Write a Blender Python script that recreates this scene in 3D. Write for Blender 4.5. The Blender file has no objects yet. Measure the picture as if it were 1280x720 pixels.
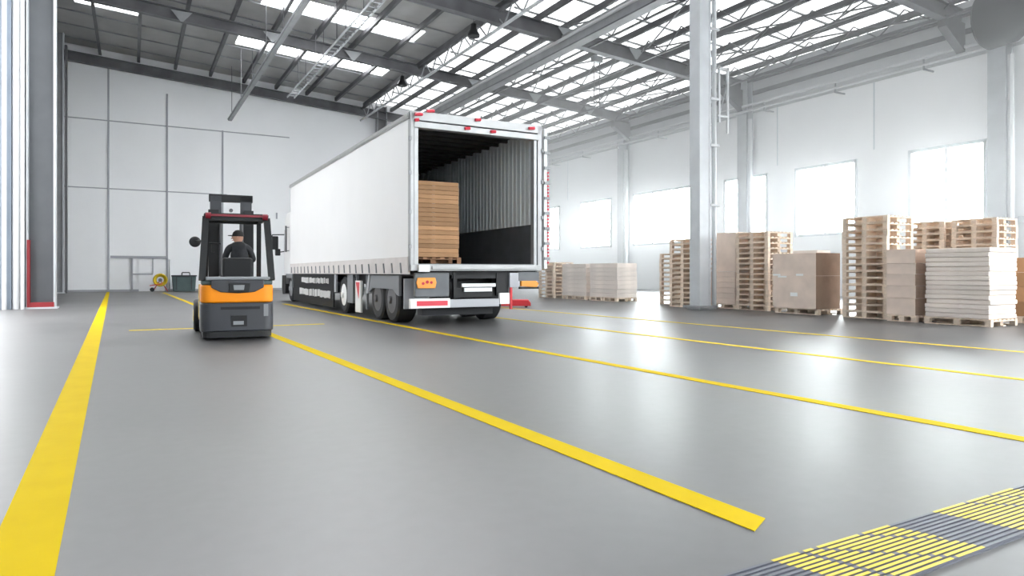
import bpy, bmesh, math, random
from mathutils import Vector, Matrix
random.seed(7)
SC = bpy.context.scene
COL = SC.collection
PI = math.pi

# ---------------------------------------------------------------- camera, world, exposure
# World axes: X runs across the hall to the window wall, Y runs down the hall to the end wall.
cam_d = bpy.data.cameras.new('camera')
cam_d.sensor_width = 36
cam_d.lens = 850 / 1280 * 36
cam_d.shift_y = -19 / 1280
cam_d.clip_end = 300
cam = bpy.data.objects.new('camera', cam_d)
COL.objects.link(cam)
cam.location = (0, 0, 1.1)
cam.rotation_euler = (PI / 2, 0, -math.radians(29.2))
SC.camera = cam

WORLD_STRENGTH = 3.2
HAZE = 0.020
SKY_DIM, SKY_BRIGHT = 2.0, 17.0
w = bpy.data.worlds.new('overcast_sky')
SC.world = w
w.use_nodes = True
bg = w.node_tree.nodes['Background']
bg.inputs[0].default_value = (0.97, 0.985, 1.0, 1)
bg.inputs[1].default_value = WORLD_STRENGTH
# thin overcast: the sky is several times brighter around the veiled sun, beyond the window wall
_nt = w.node_tree
_tc = _nt.nodes.new('ShaderNodeTexCoord')
_dt = _nt.nodes.new('ShaderNodeVectorMath'); _dt.operation = 'DOT_PRODUCT'
_dt.inputs[1].default_value = Vector((0.80, 0.30, 0.52)).normalized()
_nt.links.new(_tc.outputs['Generated'], _dt.inputs[0])
_mr = _nt.nodes.new('ShaderNodeMapRange'); _mr.interpolation_type = 'SMOOTHSTEP'
_mr.inputs['From Min'].default_value = -0.1; _mr.inputs['From Max'].default_value = 1.0
_mr.inputs['To Min'].default_value = SKY_DIM; _mr.inputs['To Max'].default_value = SKY_BRIGHT
_nt.links.new(_dt.outputs['Value'], _mr.inputs['Value'])
_nt.links.new(_mr.outputs[0], bg.inputs[1])
try:
    w.cycles.sampling_method = 'AUTOMATIC'
except Exception:
    pass
SC.view_settings.view_transform = 'Standard'
SC.view_settings.look = 'None'
SC.view_settings.gamma = 1
SC.view_settings.use_curve_mapping = False
SC.view_settings.exposure = 1.75
SC.cycles.use_denoising = True
SC.cycles.max_bounces = 10
SC.cycles.diffuse_bounces = 6
SC.cycles.transparent_max_bounces = 16
SC.cycles.sample_clamp_indirect = 6

def sky_portal(loc, rot, sx, sy):
    """marks an opening for the sky's daylight (an area portal gives no light of its own)"""
    l = bpy.data.lights.new('sky_portal', 'AREA')
    l.shape = 'RECTANGLE'; l.size = sx; l.size_y = sy
    l.cycles.is_portal = True
    o = bpy.data.objects.new('sky_portal', l); COL.objects.link(o)
    o.location = loc; o.rotation_euler = rot

# ---------------------------------------------------------------- materials
def mat(name, color, rough=0.6, metal=0.0, noise=0.0, nscale=4.0, spec=0.5, bump=0.0, stretch=(1, 1, 1), alpha=None):
    m = bpy.data.materials.new(name); m.use_nodes = True
    nt = m.node_tree; b = nt.nodes['Principled BSDF']
    b.inputs['Base Color'].default_value = (*color, 1)
    b.inputs['Roughness'].default_value = rough
    b.inputs['Metallic'].default_value = metal
    b.inputs['Specular IOR Level'].default_value = spec
    if noise or bump:
        tc = nt.nodes.new('ShaderNodeTexCoord'); mp = nt.nodes.new('ShaderNodeMapping')
        mp.inputs['Scale'].default_value = stretch
        nt.links.new(tc.outputs['Object'], mp.inputs[0])
        n = nt.nodes.new('ShaderNodeTexNoise'); n.inputs['Scale'].default_value = nscale
        n.inputs['Detail'].default_value = 5
        nt.links.new(mp.outputs[0], n.inputs[0])
        if noise:
            r = nt.nodes.new('ShaderNodeValToRGB')
            r.color_ramp.elements[0].position = 0.3; r.color_ramp.elements[1].position = 0.7
            r.color_ramp.elements[0].color = (*[max(0, c * (1 - noise)) for c in color], 1)
            r.color_ramp.elements[1].color = (*[min(1, c * (1 + noise)) for c in color], 1)
            nt.links.new(n.outputs['Fac'], r.inputs[0]); nt.links.new(r.outputs[0], b.inputs['Base Color'])
        if bump:
            bp = nt.nodes.new('ShaderNodeBump'); bp.inputs['Strength'].default_value = bump
            bp.inputs['Distance'].default_value = 0.02
            nt.links.new(n.outputs['Fac'], bp.inputs['Height']); nt.links.new(bp.outputs[0], b.inputs['Normal'])
    return m

def varied(name, color, amount, rough=0.75, nscale=6, stretch=(1, 1, 1), lines=0.0, line_scale=12.0):
    """a matte material whose tone varies a little from object to object; lines adds fine horizontal layers"""
    m = mat(name, color, rough, noise=0.10, nscale=nscale, stretch=stretch, spec=0.25)
    nt = m.node_tree; b = nt.nodes['Principled BSDF']
    src = b.inputs['Base Color'].links[0].from_socket
    oi = nt.nodes.new('ShaderNodeObjectInfo')
    mr = nt.nodes.new('ShaderNodeMapRange'); mr.inputs['To Min'].default_value = 1 - amount; mr.inputs['To Max'].default_value = 1 + amount * .6
    nt.links.new(oi.outputs['Random'], mr.inputs['Value'])
    mx = nt.nodes.new('ShaderNodeVectorMath'); mx.operation = 'SCALE'
    nt.links.new(src, mx.inputs[0]); nt.links.new(mr.outputs[0], mx.inputs['Scale'])
    out = mx.outputs[0]
    if lines:
        tc = nt.nodes.new('ShaderNodeTexCoord')
        wv = nt.nodes.new('ShaderNodeTexWave'); wv.bands_direction = 'Z'; wv.inputs['Scale'].default_value = line_scale
        wv.inputs['Distortion'].default_value = 1.0
        nt.links.new(tc.outputs['Object'], wv.inputs[0])
        m2 = nt.nodes.new('ShaderNodeMapRange'); m2.inputs['To Min'].default_value = 1 - lines; m2.inputs['To Max'].default_value = 1
        nt.links.new(wv.outputs['Fac'], m2.inputs['Value'])
        mx2 = nt.nodes.new('ShaderNodeVectorMath'); mx2.operation = 'SCALE'
        nt.links.new(out, mx2.inputs[0]); nt.links.new(m2.outputs[0], mx2.inputs['Scale']); out = mx2.outputs[0]
    nt.links.new(out, b.inputs['Base Color'])
    return m

def glass(name, tint, gloss=0.06, noise=0.0):
    m = bpy.data.materials.new(name); m.use_nodes = True
    nt = m.node_tree; nt.nodes.clear()
    o = nt.nodes.new('ShaderNodeOutputMaterial'); t = nt.nodes.new('ShaderNodeBsdfTransparent')
    g = nt.nodes.new('ShaderNodeBsdfGlossy'); g.inputs['Roughness'].default_value = 0.15
    mx = nt.nodes.new('ShaderNodeMixShader'); mx.inputs[0].default_value = gloss
    t.inputs[0].default_value = (*tint, 1)
    if noise:
        tc = nt.nodes.new('ShaderNodeTexCoord')
        n = nt.nodes.new('ShaderNodeTexNoise'); n.inputs['Scale'].default_value = 0.55; n.inputs['Detail'].default_value = 4
        nt.links.new(tc.outputs['Object'], n.inputs[0])
        r = nt.nodes.new('ShaderNodeValToRGB'); r.color_ramp.elements[0].position = .3; r.color_ramp.elements[1].position = .7
        r.color_ramp.elements[0].color = (*[c * (1 - noise) for c in tint], 1)
        r.color_ramp.elements[1].color = (*[min(1, c * (1 + noise)) for c in tint], 1)
        nt.links.new(n.outputs['Fac'], r.inputs[0]); nt.links.new(r.outputs[0], t.inputs[0])
    nt.links.new(t.outputs[0], mx.inputs[1]); nt.links.new(g.outputs[0], mx.inputs[2]); nt.links.new(mx.outputs[0], o.inputs[0])
    return m

def floor_material():
    m = mat('polished_concrete', (0.40, 0.40, 0.415), 0.34, spec=0.8)
    nt = m.node_tree; b = nt.nodes['Principled BSDF']
    tc = nt.nodes.new('ShaderNodeTexCoord')
    n1 = nt.nodes.new('ShaderNodeTexNoise'); n1.inputs['Scale'].default_value = 0.35; n1.inputs['Detail'].default_value = 6
    n2 = nt.nodes.new('ShaderNodeTexNoise'); n2.inputs['Scale'].default_value = 9; n2.inputs['Detail'].default_value = 6
    for n in (n1, n2): nt.links.new(tc.outputs['Object'], n.inputs[0])
    ad = nt.nodes.new('ShaderNodeMath'); ad.operation = 'MULTIPLY_ADD'; ad.inputs[1].default_value = 0.35
    nt.links.new(n2.outputs['Fac'], ad.inputs[0]); nt.links.new(n1.outputs['Fac'], ad.inputs[2])
    r = nt.nodes.new('ShaderNodeValToRGB'); r.color_ramp.elements[0].position = .45; r.color_ramp.elements[1].position = .9
    r.color_ramp.elements[0].color = (0.056, 0.055, 0.055, 1); r.color_ramp.elements[1].color = (0.082, 0.081, 0.081, 1)
    nt.links.new(ad.outputs[0], r.inputs[0]); nt.links.new(r.outputs[0], b.inputs['Base Color'])
    r2 = nt.nodes.new('ShaderNodeMapRange'); r2.inputs['To Min'].default_value = .36; r2.inputs['To Max'].default_value = .50
    nt.links.new(n1.outputs['Fac'], r2.inputs['Value']); nt.links.new(r2.outputs[0], b.inputs['Roughness'])
    return m

M = dict(
    floor=floor_material(),
    wall=mat('white_wall_panel', (0.90, 0.905, 0.91), 0.55, noise=0.02, nscale=.4),
    wall_grey=mat('grey_wall_panel', (0.50, 0.51, 0.52), 0.6, noise=.04, nscale=.6),
    end_wall=mat('pale_end_wall', (0.88, 0.885, 0.90), 0.5, noise=.02, nscale=.4),
    side_dark=mat('dark_side_cladding', (0.10, 0.105, 0.11), 0.6, noise=.15, nscale=1),
    side_blue=mat('blue_grey_cladding', (0.22, 0.26, 0.31), 0.5, noise=.08, nscale=1),
    seam=mat('panel_seam', (0.36, 0.37, 0.40), 0.6),
    roof=mat('grey_roof_sheet', (0.42, 0.42, 0.415), 0.6, noise=.10, nscale=.8),
    steel_dark=mat('dark_painted_steel', (0.11, 0.11, 0.118), 0.5, noise=.25, nscale=1.2),
    steel_mid=mat('grey_painted_steel', (0.28, 0.29, 0.30), 0.45, noise=.12, nscale=1.5),
    steel_column=mat('blue_grey_column_paint', (0.075, 0.08, 0.088), 0.5, noise=.12, nscale=1.0),
    steel_pale=mat('pale_grey_steel', (0.40, 0.42, 0.44), 0.45, noise=.08, nscale=1.5),
    steel_light=mat('light_grey_steel', (0.52, 0.54, 0.56), 0.4, noise=.08, nscale=1.5),
    galv=mat('galvanised_steel', (0.72, 0.73, 0.74), 0.35, metal=.3, noise=.08, nscale=3),
    white_pipe=mat('white_pipe_paint', (0.55, 0.56, 0.57), 0.4),
    frame=mat('window_frame_paint', (0.62, 0.66, 0.68), 0.4),
    pane=glass('window_glass', (0.80, 0.84, 0.845)),
    skylight=glass('skylight_sheet', (0.62, 0.62, 0.62), .03),
    translucent=glass('translucent_roof_sheet', (0.048, 0.0485, 0.048), .03, noise=.28),
    yellow=mat('yellow_floor_paint', (0.48, 0.345, 0.004), 0.7, spec=.04, noise=.04, nscale=3),
    yellow_old=mat('worn_yellow_floor_paint', (0.60, 0.44, 0.03), 0.7, spec=.05, noise=.15, nscale=5),
    grate=mat('charcoal_grate', (0.075, 0.08, 0.10), 0.45, noise=.1, nscale=6),
    grate_yellow=mat('yellow_grate_rib', (0.58, 0.44, 0.03), 0.5, noise=.1, nscale=20),
    red=mat('red_paint', (0.55, 0.02, 0.03), 0.4),
    deep_red=mat('deep_red_paint', (0.22, 0.01, 0.015), 0.5),
    dark_red=mat('dark_red_lens', (0.20, 0.008, 0.02), 0.4),
    red_soft=mat('red_reflector', (0.72, 0.05, 0.08), 0.3),
    curtain=mat('white_curtain_tarpaulin', (0.82, 0.82, 0.82), 0.45, noise=.015, nscale=.6),
    skirt=mat('beige_curtain_hem', (0.62, 0.585, 0.57), 0.6, noise=.06, nscale=3),
    alu=mat('aluminium_frame', (0.40, 0.405, 0.41), 0.35, metal=.25, noise=.07, nscale=3),
    white=mat('white_lacquer', (0.85, 0.85, 0.85), 0.3),
    liner=mat('grey_box_liner', (0.82, 0.86, 0.87), 0.45),
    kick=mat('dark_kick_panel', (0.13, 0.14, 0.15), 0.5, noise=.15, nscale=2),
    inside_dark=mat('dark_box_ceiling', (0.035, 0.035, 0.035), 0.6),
    rubber=mat('black_rubber', (0.018, 0.019, 0.022), 0.7),
    black=mat('black_plastic', (0.012, 0.0125, 0.014), 0.5, spec=.35),
    charcoal=mat('charcoal_casting', (0.034, 0.036, 0.044), 0.42, noise=.1, nscale=3),
    orange=mat('orange_body_paint', (0.80, 0.25, 0.004), 0.45, spec=.3),
    orange_lamp=mat('orange_lens', (0.85, 0.33, 0.05), 0.25),
    yellow_side=mat('yellow_side_cover', (0.70, 0.52, 0.14), 0.4),
    grey_plastic=mat('grey_mudguard', (0.22, 0.23, 0.245), 0.5),
    grey_light=mat('light_grey_plastic', (0.42, 0.43, 0.46), 0.5),
    wood=varied('pallet_wood', (0.80, 0.665, 0.54), .12, nscale=5, stretch=(1, 6, 6)),
    wood_dark=varied('brown_pallet_wood', (0.30, 0.16, 0.09), .1, nscale=5),
    card=varied('beige_cardboard', (0.82, 0.68, 0.585), .07, nscale=2),
    card_pale=varied('pale_cardboard', (0.85, 0.765, 0.70), .08, nscale=2),
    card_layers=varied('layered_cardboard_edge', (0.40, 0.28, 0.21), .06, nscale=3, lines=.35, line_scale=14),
    card_tan=varied('tan_cardboard', (0.46, 0.265, 0.14), .30, nscale=3),
    label=mat('white_paper_label', (0.9, 0.9, 0.88), 0.5),
    green_box=mat('dark_green_plastic', (0.065, 0.10, 0.10), 0.5, noise=.1, nscale=3),
    skin=mat('skin', (0.55, 0.30, 0.21), 0.5),
    cloth=mat('black_jacket_cloth', (0.022, 0.023, 0.027), 0.85, noise=.2, nscale=12),
    trousers=mat('dark_trousers_cloth', (0.03, 0.033, 0.045), 0.85),
    hair=mat('dark_cap_cloth', (0.015, 0.013, 0.013), 0.8),
)

# ---------------------------------------------------------------- mesh builder
class MB:
    def __init__(s): s.v = []; s.f = []; s.mi = []
    def add(s, vs, fs, mi=0):
        k = len(s.v); s.v += [tuple(v) for v in vs]
        for f in fs: s.f.append([i + k for i in f]); s.mi.append(mi)
        return s
    def box(s, x0, x1, y0, y1, z0, z1, mi=0, rot=0, piv=None):
        vs = [(x, y, z) for z in (z0, z1) for y in (y0, y1) for x in (x0, x1)]
        if rot:
            px, py = piv or ((x0 + x1) / 2, (y0 + y1) / 2); c, sn = math.cos(rot), math.sin(rot)
            vs = [(px + (x - px) * c - (y - py) * sn, py + (x - px) * sn + (y - py) * c, z) for x, y, z in vs]
        return s.add(vs, [(0, 2, 3, 1), (4, 5, 7, 6), (0, 1, 5, 4), (2, 6, 7, 3), (0, 4, 6, 2), (1, 3, 7, 5)], mi)
    def bar(s, p, q, w, h=None, mi=0, up=(0, 0, 1)):
        """rectangular bar from p to q, w wide and h high"""
        h = h or w; p, q = Vector(p), Vector(q); d = (q - p).normalized(); u = Vector(up)
        if abs(d.dot(u)) > .98: u = Vector((0, 1, 0))
        r = d.cross(u).normalized() * (w / 2); u2 = r.cross(d).normalized() * (h / 2)
        vs = [e + a * r + b * u2 for e in (p, q) for b in (-1, 1) for a in (-1, 1)]
        return s.add(vs, [(0, 1, 3, 2), (4, 6, 7, 5), (0, 4, 5, 1), (2, 3, 7, 6), (0, 2, 6, 4), (1, 5, 7, 3)], mi)
    def tube(s, p, q, r, n=10, r2=None, mi=0):
        r2 = r if r2 is None else r2
        p, q = Vector(p), Vector(q); d = (q - p).normalized()
        u = Vector((0, 0, 1)) if abs(d.z) < .95 else Vector((1, 0, 0))
        a = d.cross(u).normalized(); b = d.cross(a)
        vs = []
        for e, rr in ((p, r), (q, r2)):
            for i in range(n):
                t = 2 * PI * i / n; vs.append(e + (a * math.cos(t) + b * math.sin(t)) * rr)
        fs = [(i, (i + 1) % n, n + (i + 1) % n, n + i) for i in range(n)] + [tuple(range(n))[::-1], tuple(range(n, 2 * n))]
        return s.add(vs, fs, mi)
    def path(s, pts, r, n=8, mi=0):
        for a, b in zip(pts, pts[1:]): s.tube(a, b, r, n, mi=mi)
        return s
    def prism(s, prof, axis, a0, a1, mi=0):
        """extrude a profile: axis 'x' takes (y,z) pairs, 'y' takes (x,z), 'z' takes (x,y)"""
        def P(u, v, t): return {'x': (t, u, v), 'y': (u, t, v), 'z': (u, v, t)}[axis]
        n = len(prof); vs = [P(u, v, a0) for u, v in prof] + [P(u, v, a1) for u, v in prof]
        fs = [(i, (i + 1) % n, n + (i + 1) % n, n + i) for i in range(n)] + [tuple(range(n))[::-1], tuple(range(n, 2 * n))]
        return s.add(vs, fs, mi)
    def lathe(s, prof, c, axis='x', n=28, mi=0):
        """revolve (along, radius) pairs about an axis through c"""
        vs = []
        for t, r in prof:
            for i in range(n):
                a = 2 * PI * i / n; u, v = r * math.cos(a), r * math.sin(a)
                vs.append({'x': (c[0] + t, c[1] + u, c[2] + v), 'y': (c[0] + u, c[1] + t, c[2] + v), 'z': (c[0] + u, c[1] + v, c[2] + t)}[axis])
        fs = []
        for k in range(len(prof) - 1):
            for i in range(n): fs.append((k * n + i, k * n + (i + 1) % n, (k + 1) * n + (i + 1) % n, (k + 1) * n + i))
        fs += [tuple(range(n))[::-1], tuple(range((len(prof) - 1) * n, len(prof) * n))]
        return s.add(vs, fs, mi)
    def build(s, name, mats, parent=None, bevel=0, smooth=False):
        me = bpy.data.meshes.new(name); me.from_pydata(s.v, [], s.f)
        for m in (mats if isinstance(mats, (list, tuple)) else [mats]): me.materials.append(m)
        for p, i in zip(me.polygons, s.mi): p.material_index = i
        bm = bmesh.new(); bm.from_mesh(me); bmesh.ops.recalc_face_normals(bm, faces=bm.faces); bm.to_mesh(me); bm.free()
        if smooth: 
            for p in me.polygons: p.use_smooth = True
            try: me.set_sharp_from_angle(angle=math.radians(35))
            except Exception: pass
        o = bpy.data.objects.new(name, me); COL.objects.link(o)
        if parent: o.parent = parent
        if bevel:
            b = o.modifiers.new('bevel', 'BEVEL'); b.width = bevel; b.segments = 2; b.limit_method = 'ANGLE'
        return o

def empty(name, loc, rz=0.0):
    o = bpy.data.objects.new(name, None); COL.objects.link(o); o.location = loc; o.rotation_euler = (0, 0, rz)
    o.empty_display_size = .2
    return o
def tag(o, label, cat, group=None, kind=None):
    o['label'] = label; o['category'] = cat
    if group: o['group'] = group
    if kind: o['kind'] = kind
    return o
def struct(o, label=None):
    o['kind'] = 'structure'
    if label: o['label'] = label
    return o
def kids(o): return [c for c in COL.objects if c.parent == o]
def copy_tree(o, parent=None, children=None):
    c = o.copy(); COL.objects.link(c)
    if parent: c.parent = parent
    for ch in (KIDS.get(o.name) or []): copy_tree(ch, c)
    return c
KIDS = {}
def remember(o):
    for ch in kids(o):
        KIDS.setdefault(o.name, []).append(ch)
        remember(ch)

# ---------------------------------------------------------------- the hall
X0, X1, Y0, Y1 = -4.4, 28.9, -14.0, 46.0       # side of the open docks, window wall, open end, end wall
def roof_z(x): return 13.70 - 0.072 * x

fl = MB().box(X0 - 1, X1 + .3, Y0 - 2, Y1 + .3, -.2, 0).build('floor', M['floor']); struct(fl, 'polished grey concrete warehouse floor')

# opaque roof over the left aisle, with skylight strip openings; the last is added out of view for daylight
holes = [(5.2, 12.7, 31.4, 33.1), (4.9, 13.2, 38.0, 39.7), (-2.4, .3, 37.2, 38.7), (-1.6, 4.2, 31.9, 32.4), (-3, 12, 18.5, 22.5)]
MIDX = 14.6
xs = sorted({X0, MIDX} | {h[0] for h in holes} | {h[1] for h in holes})
ys = sorted({Y0, Y1} | {h[2] for h in holes} | {h[3] for h in holes})
mb = MB()
for i in range(len(xs) - 1):
    for j in range(len(ys) - 1):
        cx, cy = (xs[i] + xs[i + 1]) / 2, (ys[j] + ys[j + 1]) / 2
        if any(h[0] < cx < h[1] and h[2] < cy < h[3] for h in holes): continue
        a, b, c, d = xs[i], xs[i + 1], ys[j], ys[j + 1]; T = .08
        za, zb = roof_z(a) + .22, roof_z(b) + .22
        mb.add([(a, c, za), (b, c, zb), (a, d, za), (b, d, zb), (a, c, za + T), (b, c, zb + T), (a, d, za + T), (b, d, zb + T)],
               [(0, 2, 3, 1), (4, 5, 7, 6), (0, 1, 5, 4), (2, 6, 7, 3), (0, 4, 6, 2), (1, 3, 7, 5)])
struct(mb.build('ceiling', M['roof']), 'grey sheet metal roof over the left aisle')
for k, (a, b, c, d) in enumerate(holes):
    za, zb = roof_z(a) + .24, roof_z(b) + .24
    o = MB().add([(a, c, za), (b, c, zb), (b, d, zb), (a, d, za)], [(0, 1, 2, 3)]).build('window_%d' % (20 + k), M['skylight'])
    struct(o, 'bright skylight strip in the grey roof')
for a, b, c, d, mm, lab in ((MIDX, X1, 2.0, Y1, 'translucent', 'bright translucent roof sheets over the right aisle'), (MIDX, X1, Y0, 2.0, 'skylight', 'unseen clear roof lights added over the near end for more daylight')):  # near-end sheets are unseen, made clear to brighten the hall
    za, zb = roof_z(a) + .24, roof_z(b) + .24
    struct(MB().add([(a, c, za), (b, c, zb), (b, d, zb), (a, d, za)], [(0, 1, 2, 3)]).build('ceiling_daylight', M[mm]), lab)

# end wall
ew = MB().prism([(X0, 0), (X1 + .3, 0), (X1 + .3, roof_z(X1 + .3) + .3), (X0, roof_z(X0) + .3)], 'y', Y1, Y1 + .3)
struct(ew.build('wall_back', M['end_wall']), 'pale panelled end wall')
tn = [0]
def trim(mb, m=None, label=None, bevel=0):
    tn[0] += 1
    return struct(mb.build('trim_%d' % tn[0], m or M['seam'], bevel=bevel), label)
for x, z0, z1 in ((-1.2, 0, 13.3), (1.85, 0, 11.9), (4.95, 4.6, 10.0), (8.2, 4.6, 5.0)):
    trim(MB().box(x - .05, x + .05, Y1 - .03, Y1, z0, z1), label='vertical seam of the end wall')
for z, x1 in ((9.95, 9.0), (6.0, 5.2)):
    trim(MB().box(-3.6, x1, Y1 - .02, Y1, z - .03, z + .03), label='horizontal seam of the end wall')
# service door with its frame, low on the end wall
d = MB().box(.35, 1.75, Y1 - .05, Y1, 0, 1.05).box(.35, .95, Y1 - .05, Y1, 1.13, 1.9).box(1.03, 1.75, Y1 - .05, Y1, 1.13, 1.9).build('door_1', M['end_wall'])
struct(d, 'pale low service door in the end wall')
f = MB().box(-1.1, 1.9, Y1 - .09, Y1, 1.96, 2.1).box(-.05, .05, Y1 - .07, Y1, 0, 1.95).box(.0, 1.1, Y1 - .07, Y1, .98, 1.06).box(1.06, 1.12, Y1 - .07, Y1, 1.05, 1.95)
trim(f, M['seam'], 'grey frame around the service door')
trim(MB().box(-3.5, X1, Y1 - .04, Y1, 0, .12), M['seam'], 'grey foot rail of the end wall')

# window wall with its openings
WIN = [(12.1, 9.3), (17.05, 14.0), (22.75, 19.4), (27.4, 24.4), (35.3, 29.7), (41.3, 37.6), (45.6, 44.1), (8.2, 5.2), (3.2, .2), (-2, -5), (-7, -10)]
WZ0, WZ1 = 2.87, 6.3
ys = sorted({Y0, Y1} | {v for a in WIN for v in a})
mb = MB()
T = .3
for j in range(len(ys) - 1):
    cy = (ys[j] + ys[j + 1]) / 2
    hole = any(b < cy < a for a, b in WIN)
    if hole:
        mb.box(X1, X1 + T, ys[j], ys[j + 1], 0, WZ0); mb.box(X1, X1 + T, ys[j], ys[j + 1], WZ1, 9.6)
    else: mb.box(X1, X1 + T, ys[j], ys[j + 1], 0, 9.6)
struct(mb.build('wall_right', M['wall']), 'white wall with tall windows')
struct(MB().box(X1 - .02, X1 + T, Y0, Y1, 9.6, roof_z(X1) + .24).build('wall_right_upper', M['wall_grey']), 'grey upper band of the window wall')
for k, (ya, yb) in enumerate(WIN):
    fr = MB(); e = .13
    fr.box(X1 - .05, X1 + .12, yb, ya, WZ1 - e, WZ1).box(X1 - .05, X1 + .12, yb, ya, WZ0, WZ0 + e)
    fr.box(X1 - .05, X1 + .12, yb, yb + e, WZ0, WZ1).box(X1 - .05, X1 + .12, ya - e, ya, WZ0, WZ1)
    nm = max(1, round((ya - yb) / 1.8) - 1)
    for q in range(nm):
        y = yb + (ya - yb) * (q + 1) / (nm + 1); fr.box(X1, X1 + .1, y - .05, y + .05, WZ0, WZ1)
    wf = fr.build('window_%d' % (k + 1), M['frame']); struct(wf, 'tall bright window in the white wall')
    MB().add([(X1 + .06, yb, WZ0), (X1 + .06, ya, WZ0), (X1 + .06, ya, WZ1), (X1 + .06, yb, WZ1)], [(0, 1, 2, 3)]).build('pane', M['pane'], wf)
for y in (11.6, 23.8, 18.6, 36.0, 43.0):
    trim(MB().box(X1 - .015, X1, y - .03, y + .03, WZ1 + .3, 9.6), M['frame'], 'panel joint of the window wall')
trim(MB().box(X1 - .14, X1, Y0, 12.9, 3.0, 3.2), M['steel_light'], 'grey ledge on the window wall')

# side of the open docks: cladding beyond the docks and a lintel over them
struct(MB().box(X0, X0 + .25, 27.0, Y1, 0, roof_z(X0) + .3).build('wall_left', M['side_dark']), 'dark clad side wall')
struct(MB().box(X0, X1 + .3, Y0 - .3, Y0, 0, 4).box(X0, X1 + .3, Y0 - .3, Y0, 10, 13.9).box(X0, -1, Y0 - .3, Y0, 4, 10).box(24, X1 + .3, Y0 - .3, Y0, 4, 10).build('wall_front', M['wall_grey']), 'grey end wall behind the camera')
struct(MB().add([(-1, Y0 - .1, 4), (24, Y0 - .1, 4), (24, Y0 - .1, 10), (-1, Y0 - .1, 10)], [(0, 1, 2, 3)]).build('window_30', M['pane']), 'unseen long window band added behind the camera for light')  # glazing added out of view to light the truck's rear and interior
struct(MB().box(X0, X0 + .25, Y0, 21.0, 0, 9.5).build('wall_left_near', M['wall_grey']), 'grey side wall beside the camera')
struct(MB().box(X0, X0 + .25, Y0, 27.0, 9.5, roof_z(X0) + .3).build('wall_left_upper', M['side_dark']), 'dark wall band over the dock openings')
trim(MB().box(-4.0, -3.17, 25.2, 25.5, 0, 13.6), M['side_blue'], 'blue grey cladding panel beside the white pipes')
trim(MB().box(-3.9, -3.55, 25.05, 25.2, 0, 13.6), M['steel_light'], 'light edge of the blue grey cladding panel')

# steel columns
def h_column(x, y, w, d, z1, web_m, fl_m, label, base=True, base_m=None, z0=0, fw=.06):
    t = empty('column', (x, y, z0)); struct(t, label)
    MB().box(-w / 2 + fw, w / 2 - fw, -.03, .03, 0, z1 - z0).build('web', web_m, t)
    for s in (-1, 1):
        MB().box(s * (w / 2 - fw / 2) - fw / 2, s * (w / 2 - fw / 2) + fw / 2, -d / 2, d / 2, 0, z1 - z0).build('flange', fl_m, t)
    if base:
        MB().box(-w / 2 - .06, w / 2 + .06, -d / 2 - .06, d / 2 + .06, 0, .05).build('base_plate', base_m or fl_m, t)
    return t
c1 = h_column(-2.43, 25.4, .74, .5, roof_z(-2.4), M['steel_column'], M['steel_pale'], 'tall grey steel column with a red foot by the white pipes', fw=.05)
MB().box(-.34, .34, -.26, -.2, 0.05, .2).box(-.35, -.28, -.28, .28, .05, 2.1).build('red_guard', M['deep_red'], c1)
MB().box(-.5, -.42, -.1, .2, 0, 12.9).build('cable_duct', M['steel_dark'], c1)
c2 = h_column(-3.45, 43.6, .55, .4, roof_z(-3.4), M['steel_mid'], M['steel_light'], 'grey steel column near the corner of the end wall')
MB().box(.32, .42, -.2, .2, 0, 13.3).build('cable_duct', M['steel_dark'], c2)
h_column(15.1, 45.6, .7, .4, roof_z(15), M['steel_dark'], M['steel_mid'], 'grey steel column on the end wall above the truck')
c3 = h_column(14.93, 15.1, .46, .42, roof_z(15) - .2, M['steel_light'], M['steel_light'], 'free standing light grey column between the pallet stacks', fw=.07)
MB().box(-.36, .36, -.36, .36, .05, .12).build('foot_plate', M['steel_mid'], c3)
MB().box(-.17, .17, -.2, -.03, .12, roof_z(15) - .3).build('cover_plate', M['steel_light'], c3)
for y in (1.5, 13.4, 25.6, 35.9):
    c = h_column(28.55, y, .5, .62, roof_z(28.6) - .2, M['steel_pale'], M['steel_pale'], 'grey steel column against the window wall')
    MB().tube((-.1, -.42, 0), (-.1, -.42, 9.2), .11).build('downpipe', M['white_pipe'], c)

# white pipes beside the dark column
for x, r, y in ((-3.06, .10, 25.3), (-2.87, .05, 25.02), (-3.32, .06, 25.05)):
    p = MB().tube((x, y, 0), (x, y, 13.6), r, 14).build('pipe', M['white_pipe'], smooth=True)
    tag(p, {-3.06: 'white wall pipe nearest the steel column, thickest of three', -2.87: 'thin white pipe tight beside the grey steel column', -3.32: 'thin white pipe on the blue grey cladding edge'}[x], 'pipe', 'white pipes by the left column')
# frames: rafters across the hall
def rafter(y, x0, x1, drop=.7, h=.6, m='steel_dark', label='dark steel rafter across the hall'):
    r = empty('roof_beam', (0, y, 0)); struct(r, label)
    def zz(x): return roof_z(x) - drop
    mb = MB(); mb.bar((x0, 0, zz(x0)), (x1, 0, zz(x1)), .05, h); mb.build('web', M[m], r)
    MB().bar((x0, 0, zz(x0) - h / 2), (x1, 0, zz(x1) - h / 2), .32, .05).build('bottom_flange', M[m], r)
    MB().bar((x0, 0, zz(x0) + h / 2), (x1, 0, zz(x1) + h / 2), .32, .05).build('top_flange', M[m], r)
    if y < 40: MB().prism([(28.2, roof_z(28.2) - 2.0), (28.2, roof_z(28.2) - .9), (26.9, roof_z(26.9) - .9), (26.9, roof_z(26.9) - 1.3)], 'y', -.16, .16).build('haunch', M[m], r)
    return r
rafter(3.2, X0 + .3, 28.2); rafter(14.6, X0 + .3, 28.2)
rafter(25.6, X0 + .3, 28.2); rafter(34.9, X0 + .3, 28.2, .58, .5)
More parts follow.
